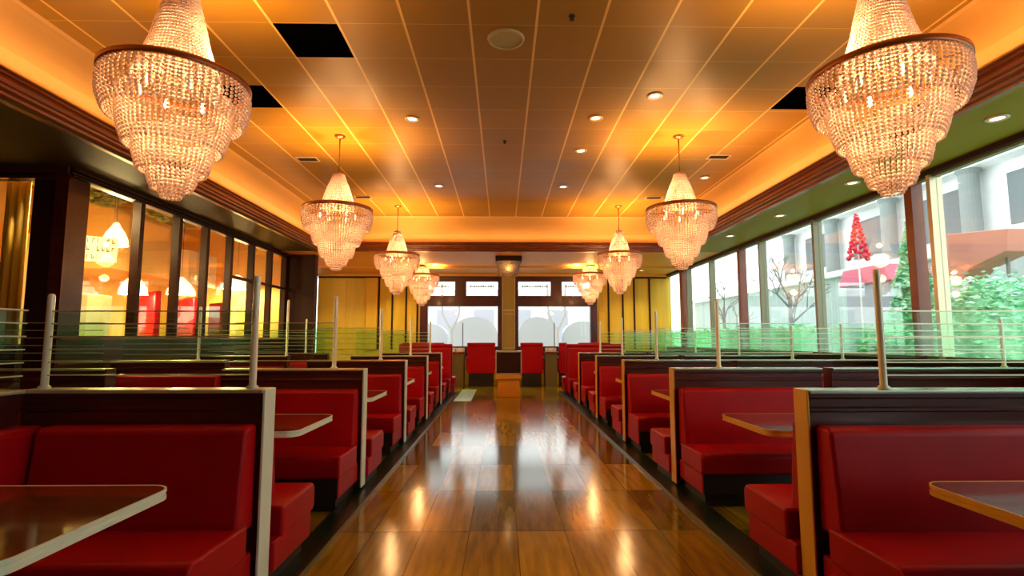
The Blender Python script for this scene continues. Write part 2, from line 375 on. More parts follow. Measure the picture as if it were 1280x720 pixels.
for k, (x, y, lab) in enumerate(((-3.14,8.45,'left, beside the second left chandelier'), (-2.84,10.73,'left, farther along the ceiling'), (3.43,8.22,'right, beside the second right chandelier'), (3.09,10.68,'right, farther along the ceiling'))):
    t = thing('air_vent', 'dark slotted air vent in the ceiling tiles, '+lab, 'vent', (x, y, ZC))
    obj('vent_frame', B((-.17,.17,-.1,-.08,-.012,0), (-.17,.17,.08,.1,-.012,0), (-.17,-.15,-.08,.08,-.012,0), (.15,.17,-.08,.08,-.012,0)), 'canrim', t)
    obj('vent_slats', B((-.15,.15,-.08,.08,-.004,0), *[(-.15,.15,-.07+.035*j,-.06+.035*j,-.01,-.004) for j in range(4)]), 'canvent', t)
t = thing('ceiling_speaker', 'round pale speaker grille in the middle of the near ceiling', 'speaker', (.03,4.93,ZC))
bm = bmesh.new(); lathe(bm, [(.001,-.006),(.155,-.006),(.16,0)], 40); obj('grille', bm, mat('speaker_grey', (.42,.36,.17), .5), t)
bm = bmesh.new(); lathe(bm, [(.155,0),(.155,-.016),(.172,-.016),(.18,0)], 40, close=False); obj('rim', bm, mat('speaker_rim', (.5,.44,.22), .4), t, smooth=True)
for x, y, lab in ((.62,4.55,'near the round speaker'), (.03,7.6,'in the centre beyond the speaker')):
    t = thing('sprinkler', 'tiny dark sprinkler head in the ceiling '+lab, 'sprinkler', (x, y, ZC))
    bm = bmesh.new(); lathe(bm, [(.03,0),(.03,-.005),(.012,-.01),(.01,-.03),(.022,-.034),(.022,-.038),(.001,-.04)], 14); obj('head', bm, 'canvent', t)

# ------------------------------------------------------------------ chandeliers
def interp(pts, z):
    for (r0, z0), (r1, z1) in zip(pts, pts[1:]):
        if z <= z0 and z >= z1:
            u = (z0-z)/(z0-z1) if z0 != z1 else 0
            return r0+(r1-r0)*u
    return pts[-1][0]
def beads(prof, n, step=.027, r=.0125, jitter=.0, scallop=0.):
    """strands of faceted beads hanging on a surface of revolution"""
    verts, faces = [], []
    tb = bmesh.new(); bmesh.ops.create_icosphere(tb, subdivisions=1, radius=1)
    bv = [v.co.copy() for v in tb.verts]; bf = [[v.index for v in f.verts] for f in tb.faces]; tb.free()
    for i in range(n):
        a = 2*PI*i/n; z = prof[0][1]; zend = prof[-1][1] + scallop*abs(math.sin(a*4))
        k = 0
        while z >= zend-1e-6:
            rr = interp(prof, z) + random.uniform(-1,1)*jitter
            c = Vector((rr*math.cos(a), rr*math.sin(a), z)); o = len(verts)
            s = r*random.uniform(.9,1.12)
            verts += [tuple(c+v*s) for v in bv]; faces += [[j+o for j in f] for f in bf]
            # step along the slope
            dz = step; r2 = interp(prof, z-dz); sl = math.hypot(r2-interp(prof, z), dz); z -= dz*dz/sl if sl > 0 else dz
            k += 1
    # fine wires joining the beads of each strand are too thin to see apart; horizontal threads are added below
    me = bpy.data.meshes.new('bead_curtain'); me.from_pydata(verts, [], faces)
    for p in me.polygons: p.use_smooth = True
    me.materials.append(M['bead']); return me
def ringbm(r, z, w=.004, seg=48):
    bm = bmesh.new(); lathe(bm, [(r-w,z-w),(r+w,z-w),(r+w,z+w),(r-w,z+w),(r-w,z-w)], seg, close=False); return bm

TIERS = [([(.465,-.02),(.475,-.08),(.47,-.17),(.445,-.25),(.42,-.30)], 70, 'outer_bead_tier'),
         ([(.36,-.12),(.355,-.28),(.335,-.40),(.30,-.50)], 60, 'second_bead_tier'),
         ([(.25,-.40),(.245,-.54),(.22,-.64),(.20,-.68)], 44, 'third_bead_tier'),
         ([(.16,-.60),(.15,-.72),(.12,-.80)], 30, 'fourth_bead_tier'),
         ([(.08,-.74),(.075,-.82),(.05,-.86)], 16, 'bead_tip')]
tier_me = [(beads(p, n), nm) for p, n, nm in TIERS]
bell_full = beads([(.075,.50),(.10,.42),(.135,.34),(.175,.22),(.21,.10),(.235,.0)], 44)
bell_tall = beads([(.10,.66),(.12,.58),(.15,.46),(.185,.30),(.235,.14),(.29,.0)], 54)
bell_short = beads([(.155,.235),(.185,.15),(.215,.06),(.235,.0)], 44)
def chandelier(x, y, zr, ztop, label, full=True, tall=False):
    t = thing('chandelier', label, 'chandelier', (x, y, zr), 0, 'crystal chandeliers in two rows')
    h = ztop-zr
    bm = bmesh.new(); lathe(bm, [(.001,h),(.075,h),(.075,h-.015),(.05,h-.035),(.02,h-.05),(.001,h-.05)], 24); obj('ceiling_rose', bm, 'copper', t, smooth=True)
    topz = (.66 if tall else .5) if full else .235
    if full:
        bm = bmesh.new(); tube(bm, (0,0,h-.04), (0,0,topz+.03), .009, 8); obj('stem', bm, 'copper', t, smooth=True)
    bm = bmesh.new(); rr = .085 if full else .16
    lathe(bm, [(.001,topz+.03),(rr*.6,topz+.03),(rr,topz+.012),(rr,topz),(.001,topz)], 28); obj('crown', bm, 'copper', t, smooth=True)
    obj('upper_bead_bell', bell_tall if tall else bell_full if full else bell_short, None, t)
    bm = bmesh.new(); lathe(bm, [(.45,-.02),(.478,-.02),(.482,-.01),(.482,.018),(.474,.026),(.45,.02),(.45,-.02)], 64, close=False)
    for k in range(8):
        a = k*PI/4; tube(bm, (0,0,0), (.455*math.cos(a), .455*math.sin(a), 0), .006, 6)
    obj('ring_frame', bm, 'copper', t, smooth=True)
    for me, nm in tier_me: obj(nm, me, None, t)
    for k in range(6):
        a = k*PI/3+.3; r_ = .24
        b = obj('bulb', bulb_me, None, t); b.location = (r_*math.cos(a), r_*math.sin(a), -.10)
    for (zz, w, rad) in ((-.1, .5, .16), (-.5, .2, .08), (.22, .22, .05)):
        if zz > .2 and not full: zz = .12
        L = bpy.data.lights.new('chandelier_light', 'POINT'); L.energy = CH_W*w; L.color = (1,.54,.20); L.shadow_soft_size = rad
        lo = bpy.data.objects.new('chandelier_light', L); C.objects.link(lo); lo.parent = t; lo.location = (0,0,zz)
    for sx in (-.35, .35):
        L = bpy.data.lights.new('uplight', 'SPOT'); L.energy = CH_W*2.3; L.color = (1,.50,.18); L.spot_size = 2.3; L.spot_blend = 1; L.shadow_soft_size = .04
        lo = bpy.data.objects.new('uplight', L); C.objects.link(lo); lo.parent = t; lo.location = (sx,0,.04); lo.rotation_euler = (PI,0,0)
    return t
CH_W = 75
bm = bmesh.new(); lathe(bm, [(.001,-.03),(.016,-.015),(.02,.01),(.014,.03),(.012,.05),(.001,.05)], 12)
bulb_me = bpy.data.meshes.new('bulb'); bm.to_mesh(bulb_me); bm.free(); bulb_me.materials.append(mat('warm_bulb', (1,.8,.5), .4, emis=(1,.72,.42), es=2.5))
chandelier(-2.35, 3.76, 3.25, ZC, 'large crystal bead chandelier with copper ring, nearest on the left', True, True)
chandelier(2.66, 3.53, 3.24, ZC, 'large crystal bead chandelier with copper ring, nearest on the right', True, True)
chandelier(-2.32, 7.45, 3.22, ZC, 'crystal bead chandelier hanging on a long stem, second in the left row')
chandelier(2.51, 7.37, 3.23, ZC, 'crystal bead chandelier hanging on a long stem, second in the right row')
chandelier(-2.27, 11.45, 3.21, ZC, 'crystal bead chandelier, third in the left row, before the ceiling step')
chandelier(2.52, 11.4, 3.23, ZC, 'crystal bead chandelier, third in the right row, before the ceiling step')
chandelier(-2.27, 15.1, 3.21, ZS, 'small-looking crystal chandelier close under the tan soffit on the left', False)
chandelier(2.47, 15.0, 3.24, ZS, 'small-looking crystal chandelier close under the tan soffit on the right', False)

# ------------------------------------------------------------------ booths
HB = 1.13
def booth(name, label, group, x0, x1, y, aisle, posts, end='alu', glass=None, front=True, rear=True, tall=False, inset=0):
    """x0<x1; aisle=+1 if the aisle end is x1, -1 if x0"""
    t = thing(name, label, 'booth bench', ((x0+x1)/2, y, 0), 0, group)
    cx = (x0+x1)/2; a0, a1 = x0-cx, x1-cx
    H = 1.30 if tall else HB
    if tall:
        obj('divider_panel', B((a0,a1,-.05,.05,.04,H-.07)), 'vinyl', t, .01)
        obj('padded_top', B((a0-.0,a1+.0,-.075,.075,H-.09,H)), 'vinyl', t, .03, 3)
    else:
        obj('divider_panel', B((a0,a1,-.05,.05,.04,H-.19)), 'mahog', t)
        bm = bmesh.new(); prism_x(bm, [(-.055,H-.19),(.055,H-.19),(.055,H-.12),(.068,H-.112),(.068,H-.098),(.055,H-.09),(.055,H-.05),(.07,H-.04),(.07,H-.02),(-.07,H-.02),(-.07,H-.04),(-.055,H-.05),(-.055,H-.09),(-.068,H-.098),(-.068,H-.112),(-.055,H-.12)], a0, a1)
        obj('wood_rail', bm, 'mahog_rail', t)
        obj('metal_cap', B((a0,a1,-.078,.078,H-.02,H)), 'cap' if aisle > 0 else 'cap_right', t, .004, 2)
        e = a1 if aisle > 0 else a0
        obj('end_strip', B((e-.002, e+aisle*.014, -.068, .068, .045, H)), end, t, .004, 2)
    for s, on in ((-1, front), (1, rear)):
        if not on: continue
        b0, b1 = (a0+.03+(inset if s < 0 else 0), a1-.03)
        ex = .06 if s > 0 else -.0      # far seats stand a little further out into the aisle
        if aisle > 0: s0, s1 = a0+.02+(inset if s < 0 else 0), a1-.03+ex+.02
        else: s0, s1 = a0+.03-ex-.02, a1-.02
        if not tall or s < 0:
            zt = H-.185 if not tall else H-.1
            bm = bmesh.new(); prism_x(bm, [(s*.05,.40),(s*.24,.40),(s*.225,.6),(s*.185,zt-.02),(s*.15,zt),(s*.05,zt)], b0, b1)
            obj('back_cushion', bm, 'vinyl', t, .022, 3)
        bm = bmesh.new(); prism_x(bm, [(s*.15,.27),(s*.665,.27),(s*.685,.30),(s*.685,.42),(s*.655,.452),(s*.15,.445)], s0, s1)
        obj('seat_cushion', bm, 'vinyl', t, .02, 3)
        box_ = B((s0+.012, s1-.012, s*.07, s*.655, .11, .28)); obj('seat_base', box_, 'vinyl', t, .012, 2)
        obj('front_board', B((s0+.02, s1-.02, s*.655, s*.663, .11, .272)), 'kick', t)  # shade on the seat front, put in as a black strip
        obj('kickboard', B((s0+.05, s1-.05, s*.07, s*.60, .0, .11)), 'kick', t)
    px = []
    for X_, zt in posts:
        p = X_-cx
        bm = bmesh.new(); lathe(bm, [(.030,H-.001),(.030,H+.012),(.019,H+.02),(.0185,zt-.03),(.017,zt-.008),(.01,zt),(.001,zt)], 16, c=(p,0,0)); obj('post', bm, 'post', t, smooth=True)
        px.append(p)
    if glass:
        g0, g1 = glass[0]-cx, glass[1]-cx
        gs = obj('glass_screen', B((g0, g1, -.004, .004, H+.002, 1.565)), 'screen', t)
        bm = bmesh.new()
        for k in range(6):
            z = 1.205+.0715*k; box(bm, g0, g1, -.009, .009, z-.0035, z+.0035)
        obj('screen_rails', bm, 'rod', gs)
    return t
M['cap_right'] = mat('grey_green_cap_metal', (.42,.52,.42), .25, .6)
yl = [3.07, 5.18, 7.36, 9.45, 11.6]
yr = [2.98, 5.26, 7.38, 9.5, 11.65]
lp = [[(-2.55,1.66),(-1.40,1.77)], [(-1.60,1.82)], [(-1.65,1.83)], [(-1.60,1.80)], [(-1.55,1.80)]]
for k, y in enumerate(yl):
    booth('booth_bench', 'back-to-back red booth bench left of the aisle, %s from the camera' % ORD[k], 'booth benches left of the aisle',
          -2.62, -1.31, y, 1, lp[k], 'alu', (-2.55, lp[k][-1][0]), inset=.16 if k == 0 else 0)
for k, y in enumerate(yr):
    booth('booth_bench', 'back-to-back red booth bench right of the aisle, %s from the camera' % ORD[k], 'booth benches right of the aisle',
          1.66, 3.1, y, -1, [(2.12,1.8)], 'brass', (2.12, 3.05))
booth('booth_bench', 'tall red padded booth bench ending the left row before the far floor', None, -2.62, -1.27, 13.75, 1, [], tall=True)
booth('booth_bench', 'tall red padded booth bench ending the right row before the far floor', None, 1.62, 3.1, 13.75, -1, [], tall=True)
# side bench along the left of the nearest left booth
t = thing('side_divider', 'low red-faced divider at the left edge, joining the nearest left booth', 'divider', (-2.62, 2.0, 0))
obj('divider_panel', B((-.05,.0,-1.0,1.0,.04,.94)), 'mahog', t)
obj('wood_rail', B((-.055,.005,-1.0,1.0,.94,1.04), (-.07,.02,-1.0,1.0,1.04,1.11)), 'mahog_rail', t)
obj('metal_cap', B((-.09,.035,-1.0,1.0,1.11,1.131)), 'cap', t, .004)
bm = bmesh.new(); a = [(.0,.40),(.175,.40),(.165,.9),(.14,.945),(.0,.945)]
va = [bm.verts.new((x, -1.0, z)) for x, z in a]; vb = [bm.verts.new((x, 1.0, z)) for x, z in a]
for i in range(5): bm.faces.new((va[i], va[(i+1)%5], vb[(i+1)%5], vb[i]))
bm.faces.new(va); bm.faces.new(vb[::-1]); obj('back_cushion', bm, 'vinyl', t, .02, 3)
obj('glass_screen', B((-.004,.004,-1.0,1.0,1.132,1.565)), 'screen', t)
bm = bmesh.new()
for k in range(6): z = 1.205+.0715*k; box(bm, -.009, .009, -1.0, 1.0, z-.0035, z+.0035)
obj('screen_rails', bm, 'rod', t)
# window-side rows
for k, (y, ps) in enumerate(((5.2,[]), (7.36,[(-4.1,1.85)]), (9.45,[(-3.75,2.1)]), (11.6,[(-4.2,1.85)]))):
    booth('wall_booth_bench', 'red booth bench against the left wall below the interior windows, %s from the camera' % ORD[k], 'booth benches along the left wall',
          -5.22 if y > 6 else -6.4, -3.72, y, 1, ps, 'mahog_rail', (-5.1, -3.8))
for k, (y, ps) in enumerate(((5.26,[(4.96,1.62)]), (7.38,[(4.0,1.6),(4.7,1.62)]), (9.5,[(4.2,1.6)]), (11.65,[(4.2,1.6)]), (13.8,[(4.2,1.6)]))):
    booth('window_booth_bench', 'red booth bench against the right window wall, %s from the camera' % ORD[k], 'booth benches along the right windows',
          3.2, 5.18, y, -1, ps, 'mahog_rail', (3.25, 5.15))

# ------------------------------------------------------------------ tables
def rrect(x0, x1, y0, y1, r, chamf=None, n=6):
    pts = []
    for cx, cy, a0 in ((x1-r, y0+r, -PI/2), (x1-r, y1-r, 0), (x0+r, y1-r, PI/2), (x0+r, y0+r, PI)):
        for i in range(n+1): a = a0+PI/2*i/n; pts.append((cx+r*math.cos(a), cy+r*math.sin(a)))
    return pts
def table(x0, x1, y0, y1, band, label, group, z=.77):
    cx, cy = (x0+x1)/2, (y0+y1)/2
    t = thing('dining_table', label, 'table', (cx, cy, 0), 0, group)
    w, d = (x1-x0)/2, (y1-y0)/2
    bm = bmesh.new(); prism_z(bm, rrect(-w+.008,w-.008,-d+.008,d-.008,.09), z-.04, z); tt = obj('tabletop', bm, 'tabletop', t)
    bm = bmesh.new(); o_, i_ = rrect(-w,w,-d,d,.098), rrect(-w+.009,w-.009,-d+.009,d-.009,.09)
    o2 = rrect(-w+.006,w-.006,-d+.006,d-.006,.094)
    rows = [[bm.verts.new((x, y, zz)) for x, y in P_] for P_, zz in ((i_, z+.0005), (o_, z+.001), (o_, z-.012), (o2, z-.016), (o2, z-.022), (o_, z-.026), (o_, z-.042), (i_, z-.043))]
    n = len(o_)
    for a, b in zip(rows, rows[1:]+rows[:1]):
        for i in range(n): bm.faces.new((a[i], a[(i+1)%n], b[(i+1)%n], b[i]))
    obj('edge_band', bm, band, tt)
    bm = bmesh.new(); tube(bm, (0,0,.03), (0,0,z-.06), .04, 16); obj('pedestal', bm, 'pedestal', t, smooth=True)
    bm = bmesh.new(); lathe(bm, [(.001,0),(.24,0),(.24,.012),(.2,.022),(.06,.035),(.001,.04)], 28); obj('table_base', bm, 'pedestal', t, smooth=True)
    obj('support_plate', B((-.2,.2,-.2,.2,z-.06,z-.041)), 'pedestal', t)
    return t
for k in range(5):
    yc = (2.0, 4.22, 6.35, 8.45, 10.55)[k] if k else 1.98
    table(-2.40, -1.42, yc-.41, yc+.46, 'alu', 'dining table with pale metal edge left of the aisle, %s from the camera' % ORD[k], 'dining tables left of the aisle')
    yc = (1.98, 4.2, 6.38, 8.5, 10.6)[k]
    table(1.86, 2.98, yc-.43, yc+.46, 'brass', 'dining table with gold edge right of the aisle, %s from the camera' % ORD[k], 'dining tables right of the aisle')
table(-2.46, -1.42, 12.25, 13.1, 'alu', 'dining table with pale edge before the tall bench ending the left row', 'dining tables left of the aisle')
table(1.86, 2.98, 12.25, 13.1, 'brass', 'dining table with gold edge before the tall bench ending the right row', 'dining tables right of the aisle')
for k in range(3):
    table(-5.05, -3.9, 8.0+2.12*k, 8.82+2.12*k, 'alu', 'table in the left wall booths, %s from the camera' % ORD[k], 'tables along the left wall')
    table(4.0, 5.1, 5.95+2.12*k, 6.75+2.12*k, 'brass', 'table in the right window booths, %s from the camera' % ORD[k], 'tables along the right windows')

# ------------------------------------------------------------------ pillar and far furniture
t = thing('pillar', 'square olive pillar with crystal capital light standing at the end of the aisle', 'pillar', (.155, 13.6, 0))
obj('shaft', B((-.165,.165,-.165,.165,1.12,3.5)), mat('olive_pillar', (.36,.28,.06), .4), t)
obj('shaft_trim', B(*[(a-.012,a+.012,-.178,-.16,1.2,2.95) for a in (-.155,.155)], (-.167,.167,-.178,-.16,1.19,1.215), (-.167,.167,-.178,-.16,2.13,2.16), (-.167,.167,-.178,-.16,2.04,2.06)), 'cap', t)
obj('base_block', B((-.31,.31,-.31,.31,.56,1.12)), 'trimdark', t)
obj('base_trim', B((-.325,.325,-.325,.325,1.10,1.13), *[(a-.015,a+.015,-.325,-.3,.56,1.12) for a in (-.31,.31)], (-.325,.325,-.325,.325,.55,.59)), 'cap', t)
obj('plinth', B((-.32,.32,-.32,.32,.44,.55), (-.27,.27,-.27,.27,.0,.44)), 'gold_plinth', t, .012)
obj('cornice', B((-.33,.33,-.33,.33,3.39,3.5)), 'trimdark', t)
cap_me = beads([(.31,3.37),(.28,3.25),(.2,3.05),(.13,2.95),(.06,2.93)], 50, .035, .018)
obj('crystal_capital', cap_me, None, t)
L = bpy.data.lights.new('capital_light', 'POINT'); L.energy = 4; L.color = (1,.6,.28); L.shadow_soft_size = .05
lo = bpy.data.objects.new('capital_light', L); C.objects.link(lo); lo.parent = t; lo.location = (0,-.23,3.2)

def far_seat(x0, x1, y, label):
    cx = (x0+x1)/2; w = (x1-x0)/2
    t = thing('red_seat', label, 'seat', (cx, y, 0), 0, 'red seats under the far windows')
    bm = bmesh.new(); prism_x(bm, [(-.06,.40),(.06,.40),(.03,1.28),(-.07,1.28)], -w, w); obj('backrest', bm, 'vinyl', t, .02, 3)
    obj('seat_cushion', B((-w,w,.04,.55,.40,.52)), 'vinyl', t, .02, 3)
    obj('top_roll', B((-w-.01,w+.01,-.09,.05,1.22,1.32)), 'vinyl', t, .03, 3)
    obj('seat_base', B((-w+.04,w-.04,-.04,.5,.0,.40)), 'kick', t)
    for s in (-1,1): obj('armrest', B((s*w-.04,s*w+.04,-.05,.5,.5,.86)), 'vinyl', t, .02, 3)
    return t
far_seat(-1.05, -.22, 16.3, 'red upholstered seat left of the pillar under the far window')
far_seat(.55, 1.22, 16.3, 'red upholstered seat right of the pillar under the far window')
far_seat(1.72, 1.95, 16.35, 'narrow red seat under the far right window')
far_seat(2.3, 3.2, 16.3, 'wide red seat in the corner behind the right booths')
far_seat(-3.0, -1.75, 16.3, 'wide red seat in the corner behind the left booths')
def far_table(x, label):
    t = thing('far_table', label, 'table', (x, 16.5, 0)); 
    obj('tabletop', B((-.22,.22,-.35,.35,1.0,1.05)), 'tabletop', t, .01); obj('cabinet_body', B((-.18,.18,-.3,.3,.0,1.0)), mat('olive_cabinet', (.14,.11,.03), .5), t)
    for k in range(7): pass
    bm = bmesh.new()
    for k in range(16):
        lathe(bm, [(.028,0),(.034,.05),(.03,.11)], 8, c=(random.uniform(-.18,.18), random.uniform(-.3,.1), 1.05))
    g = obj('glassware', bm, mat('pale_glassware', (.8,.72,.68), .2)); g.location = (x, 16.5, 0); tag(g, 'cluster of pale glassware standing on the '+label.split(',')[0], 'glassware', kind='stuff')
far_table(-1.34, 'dark service stand left of the red seat, under the far left window')
far_table(1.47, 'dark service stand right of the red seat, under the far right window')

o = obj('floor_mat', B((-1.12,-.72,12.5,15.4,.0,.012)), mat('mint_mat', (.40,.75,.45), .35), bevel=.004); tag(o, 'pale mint green mat lying at the far left end of the aisle', 'mat')  # window reflection on the glossy floor, made as a mint sheet
# ------------------------------------------------------------------ room behind the left windows
struct('wall_side_room', B((-9.6,-9.5,6.7,15,0,4.45), (-9.6,XL-.8,14.9,15,0,4.45), (-9.6,XL-.1,6.6,6.7,3.5,4.45), (-9.6,-8.6,6.6,6.7,0,3.6), (XL-.1,XL,6.6,15,3.59,4.45)), 'orange', 'orange walls of the side room')
struct('ceiling_side_room', B((-9.6,XL-.0,6.6,15,4.45,4.5)), 'olive', 'olive ceiling of the side room')
struct('floor_side_room', B((-9.6,XL-.1,6.7,15,-.05,0)), 'floor')
def pxy(px, Yw): return None
o = obj('wall_cabinet', B((-8.6,-7.4,10.2,12.0,2.75,3.95)), 'orange', bevel=.01); tag(o, 'large orange hanging bulkhead seen through the second left window pane', 'bulkhead')
o = obj('bulkhead', B((-8.4,-7.3,12.5,13.7,2.7,3.5)), mat('pale_orange', (.9,.6,.3), .6), bevel=.01); tag(o, 'pale orange bulkhead farther back in the side room', 'bulkhead')
o = obj('cabinet', B((-7.1,-6.7,8.75,9.3,0,2.15)), 'cream', bevel=.01); tag(o, 'cream cupboard seen through the nearest left window pane', 'cupboard')
o = obj('partition_wall', B((-8.6,-7.7,9.6,9.7,0,3.3)), 'cream', bevel=.005); tag(o, 'cream partition seen through the nearest left window pane', 'partition')
HP = []
# hanging sign with rows of marks
for k, (x, y, z, rx) in enumerate(((-7.3,8.3,4.1,.4), (-7.3,9.6,4.1,.45), (-6.7,10.9,4.05,.45))):
    pl = thing('hanging_plant', 'hanging basket of yellow green leaves under the side room ceiling, %s from the camera' % ORD[k], 'plant', (x,y,z), 0, 'hanging baskets in the side room')
    HP.append((pl, rx))
t = thing('hanging_sign', 'white sign with three rows of small dark characters hanging in the side room', 'sign', (-6.3,8.36,2.80), .62)
obj('sign_board', B((-.25,.25,-.008,.008,-.19,.20)), mat('sign_cream', (.9,.82,.62), .5), t)
bm = bmesh.new()
for r_ in range(3):
    for c_ in range(7):
        x = -.2+.062*c_; z = .14-.125*r_
        if (r_*7+c_) % 5 == 4: continue
        h = random.uniform(.06,.085); box(bm, x, x+.014, -.012, -.008, z-h/2, z+h/2)
        q = random.choice((0,1,2))
        if q: box(bm, x+.014, x+.036, -.012, -.008, z+(h/2-.02 if q == 1 else -h/2), z+(h/2 if q == 1 else -h/2+.02))
        if q == 2: box(bm, x+.026, x+.036, -.012, -.008, z-h/2, z+.01)
obj('sign_characters', bm, 'ink', t)
bm = bmesh.new(); tube(bm, (-.18,0,.2), (-.18,0,1.65), .004, 6); tube(bm, (.18,0,.2), (.18,0,1.65), .004, 6); obj('wires', bm, 'ink', t)
HP_DONE = 1
def pendant(x, y, z, lab, r=.28, flip=False):
    t = thing('pendant_lamp', lab, 'lamp', (x, y, z), 0, 'white lamps in the side room')
    bm = bmesh.new(); lathe(bm, [(r,-.12),(r*.95,-.02),(r*.7,.1),(r*.35,.2),(.04,.26),(.02,.27),(.02,.26),(r*.33,.19),(r*.93,-.02),(r*.98,-.12),(r,-.12)], 28, close=False); obj('lamp_shade', bm, 'lampwhite', t, smooth=True)
    bm = bmesh.new(); tube(bm, (0,0,.26), (0,0,4.45-z), .006, 6); obj('cord', bm, 'ink', t)
    L = bpy.data.lights.new('side_light', 'POINT'); L.energy = 330; L.color = (1,.78,.42); L.shadow_soft_size = .15
    lo = bpy.data.objects.new('side_light', L); C.objects.link(lo); lo.parent = t; lo.location = (0,0,-.1)
pendant(-6.5, 9.0, 3.1, 'bright white lamp shade beside the hanging sign in the side room', .19)
pendant(-6.05, 7.25, 3.5, 'white lamp shade nearest the dark corner column in the side room', .2)  # no lamp known here; added to brighten the hanging sign
pendant(-7.0, 10.25, 2.38, 'white lamp shade low in the second left window pane', .24)
pendant(-7.0, 11.75, 2.5, 'white lamp shade low in the third left window pane', .28)
pendant(-7.0, 14.2, 2.85, 'farthest white lamp shade in the side room', .4)
# red seats in the side room
for k, (x, y) in enumerate(((-7.0,10.75), (-7.2,12.4), (-7.3,13.9))):
    t = thing('side_room_seat', 'tall red seat back standing in the side room, %s from the camera' % ORD[k], 'seat', (x, y, 0), -.7, 'red seats in the side room')
    obj('backrest', B((-.45,.45,-.06,.06,.4,2.35)), 'vinyl', t, .03, 3); obj('seat_cushion', B((-.45,.45,-.55,-.06,.38,.5)), 'vinyl', t, .03, 3); obj('seat_base', B((-.4,.4,-.5,.04,0,.38)), 'kick', t)

# ------------------------------------------------------------------ outside
M['ground'] = noise_tint(mat('pale_paving', (.7,.72,.7), .8), (.6,.62,.6), (.8,.8,.78), 2)
M['lawn'] = noise_tint(mat('lawn_green', (.2,.5,.25), .9), (.12,.42,.2), (.4,.7,.4), 5)
M['corr'] = mat('grey_cladding', (.42,.47,.47), .6)
M['leaf'] = noise_tint(mat('leaf_green', (.10,.42,.2), .6), (.14,.55,.3), (.6,.9,.65), 6)
M['hedge'] = noise_tint(mat('hedge_mint', (.2,.6,.33), .7), (.22,.65,.4), (.65,.92,.7), 4)
M['bark'] = mat('grey_bark', (.2,.2,.2), .8)
M['awning'] = mat('terracotta_fabric', (.5,.2,.15), .7)
M['redberry'] = mat('red_berries', (.75,.02,.06), .4)
M['facade'] = noise_tint(mat('pale_facade', (.85,.88,.88), .7), (.7,.73,.73), (.95,.97,.97), .5)
M['trunkgrey'] = mat('column_grey', (.24,.28,.28), .6)
struct('ground_outside', B((XR+.2, 45, -10, 60, -.12, -.02), (-12, XR+.2, YF+.2, 60, -.12, -.02)), 'ground', 'pale paving outside the windows')
o = obj('lawn', B((6.2, 11.5, 3.0, 40, -.022, -.002)), 'lawn'); tag(o, 'green lawn strip outside the right windows', 'lawn', kind='stuff')

def foliage(name, fn, n, size, m, label, cat, parent=None):
    bm = bmesh.new()
    for i in range(n):
        p = Vector(fn()); s = size*random.uniform(.6,1.4)
        q = Matrix.Rotation(random.uniform(0,2*PI), 3, 'Z') @ Matrix.Rotation(random.uniform(-1.2,1.2), 3, 'X')
        v = [bm.verts.new(p+q@Vector(c)*s) for c in ((-.5,0,0),(0,-.28,.04),(.55,0,0),(0,.28,.04))]
        bm.faces.new(v)
    o = bpy.data.meshes.new(name); bm.to_mesh(o); bm.free(); o.materials.append(M[m])
    ob = bpy.data.objects.new(name, o); C.objects.link(ob)
    if parent: ob.parent = parent
    if label: tag(ob, label, cat)
    return ob
def ell(c, r):
    def f():
        while 1:
            v = Vector((random.gauss(0,1), random.gauss(0,1), random.gauss(0,1)))
            if v.length > .01: break
        v = v.normalized()*random.uniform(.7,1)*(1+.12*math.sin(7*v.x+5*v.z))
        return (c[0]+v.x*r[0], c[1]+v.y*r[1], c[2]+v.z*r[2])
    return f
def cone(c, r, h):
    def f():
        u = random.random()**1.4; a = random.uniform(0,2*PI); layer = (u*5)%1
        rr = r*(1-u)*(.75+.35*(1-layer))*random.uniform(.8,1)
        return (c[0]+rr*math.cos(a), c[1]+rr*math.sin(a), c[2]+u*h)
    return f
def boxf(x0,x1,y0,y1,z0,z1):
    return lambda: (random.uniform(x0,x1), random.uniform(y0,y1), random.uniform(z0,z1) if random.random()<.6 else z1+random.uniform(-.05,.08))
M['lime'] = noise_tint(mat('lime_leaf', (.5,.5,.08), .5), (.28,.3,.04), (.75,.7,.2), 5)
for pl, rx in HP:
    foliage('leaves', ell((0,0,0),(rx,rx,.28)), 700, .16, 'lime', None, None, pl)
    bm = bmesh.new(); lathe(bm, [(.12,-.2),(.2,-.02),(.18,-.02),(.001,-.05)], 16); tube(bm, (0,0,-.05), (0,0,4.45-pl.location.z), .006, 6); obj('basket', bm, 'bark', pl)
# clipped hedge beds seen through the screens
hd = thing('hedge', 'long mint green hedge outside the right windows', 'hedge', (7.4,18,0))
c_ = obj('hedge_core', B((-.3,.35,-5,10,0,1.62)), 'hedge', hd); foliage('hedge_leaves', boxf(-.45,.45,-5.1,10,.1,1.68), 9000, .13, 'hedge', None, None, hd)
for k, (x, y, rx, rz, lab) in enumerate(((8.3,8.9,.95,2.35,'large round green shrub outside the nearest wide right pane'), (7.9,10.9,.55,1.5,'smaller round green shrub behind the brown window post'))):
    sh = thing('shrub', lab, 'shrub', (x,y,0)); foliage('shrub_leaves', ell((0,0,rz/2+.2),(rx,rx,rz/2)), 4200, .12, 'leaf', None, None, sh)
    bm = bmesh.new(); bmesh.ops.create_icosphere(bm, subdivisions=2, radius=1, matrix=Matrix.Translation((0,0,rz/2+.1)) @ Matrix.Diagonal((rx*.75,rx*.75,rz*.38,1))); obj('shrub_core', bm, 'leaf', sh)
t = thing('conifer', 'tall cone shaped green tree outside beside the brown window post', 'tree', (9.3,11.9,0))
foliage('needles', cone((0,0,.3),.95,3.8), 8000, .15, 'leaf', None, None, t)
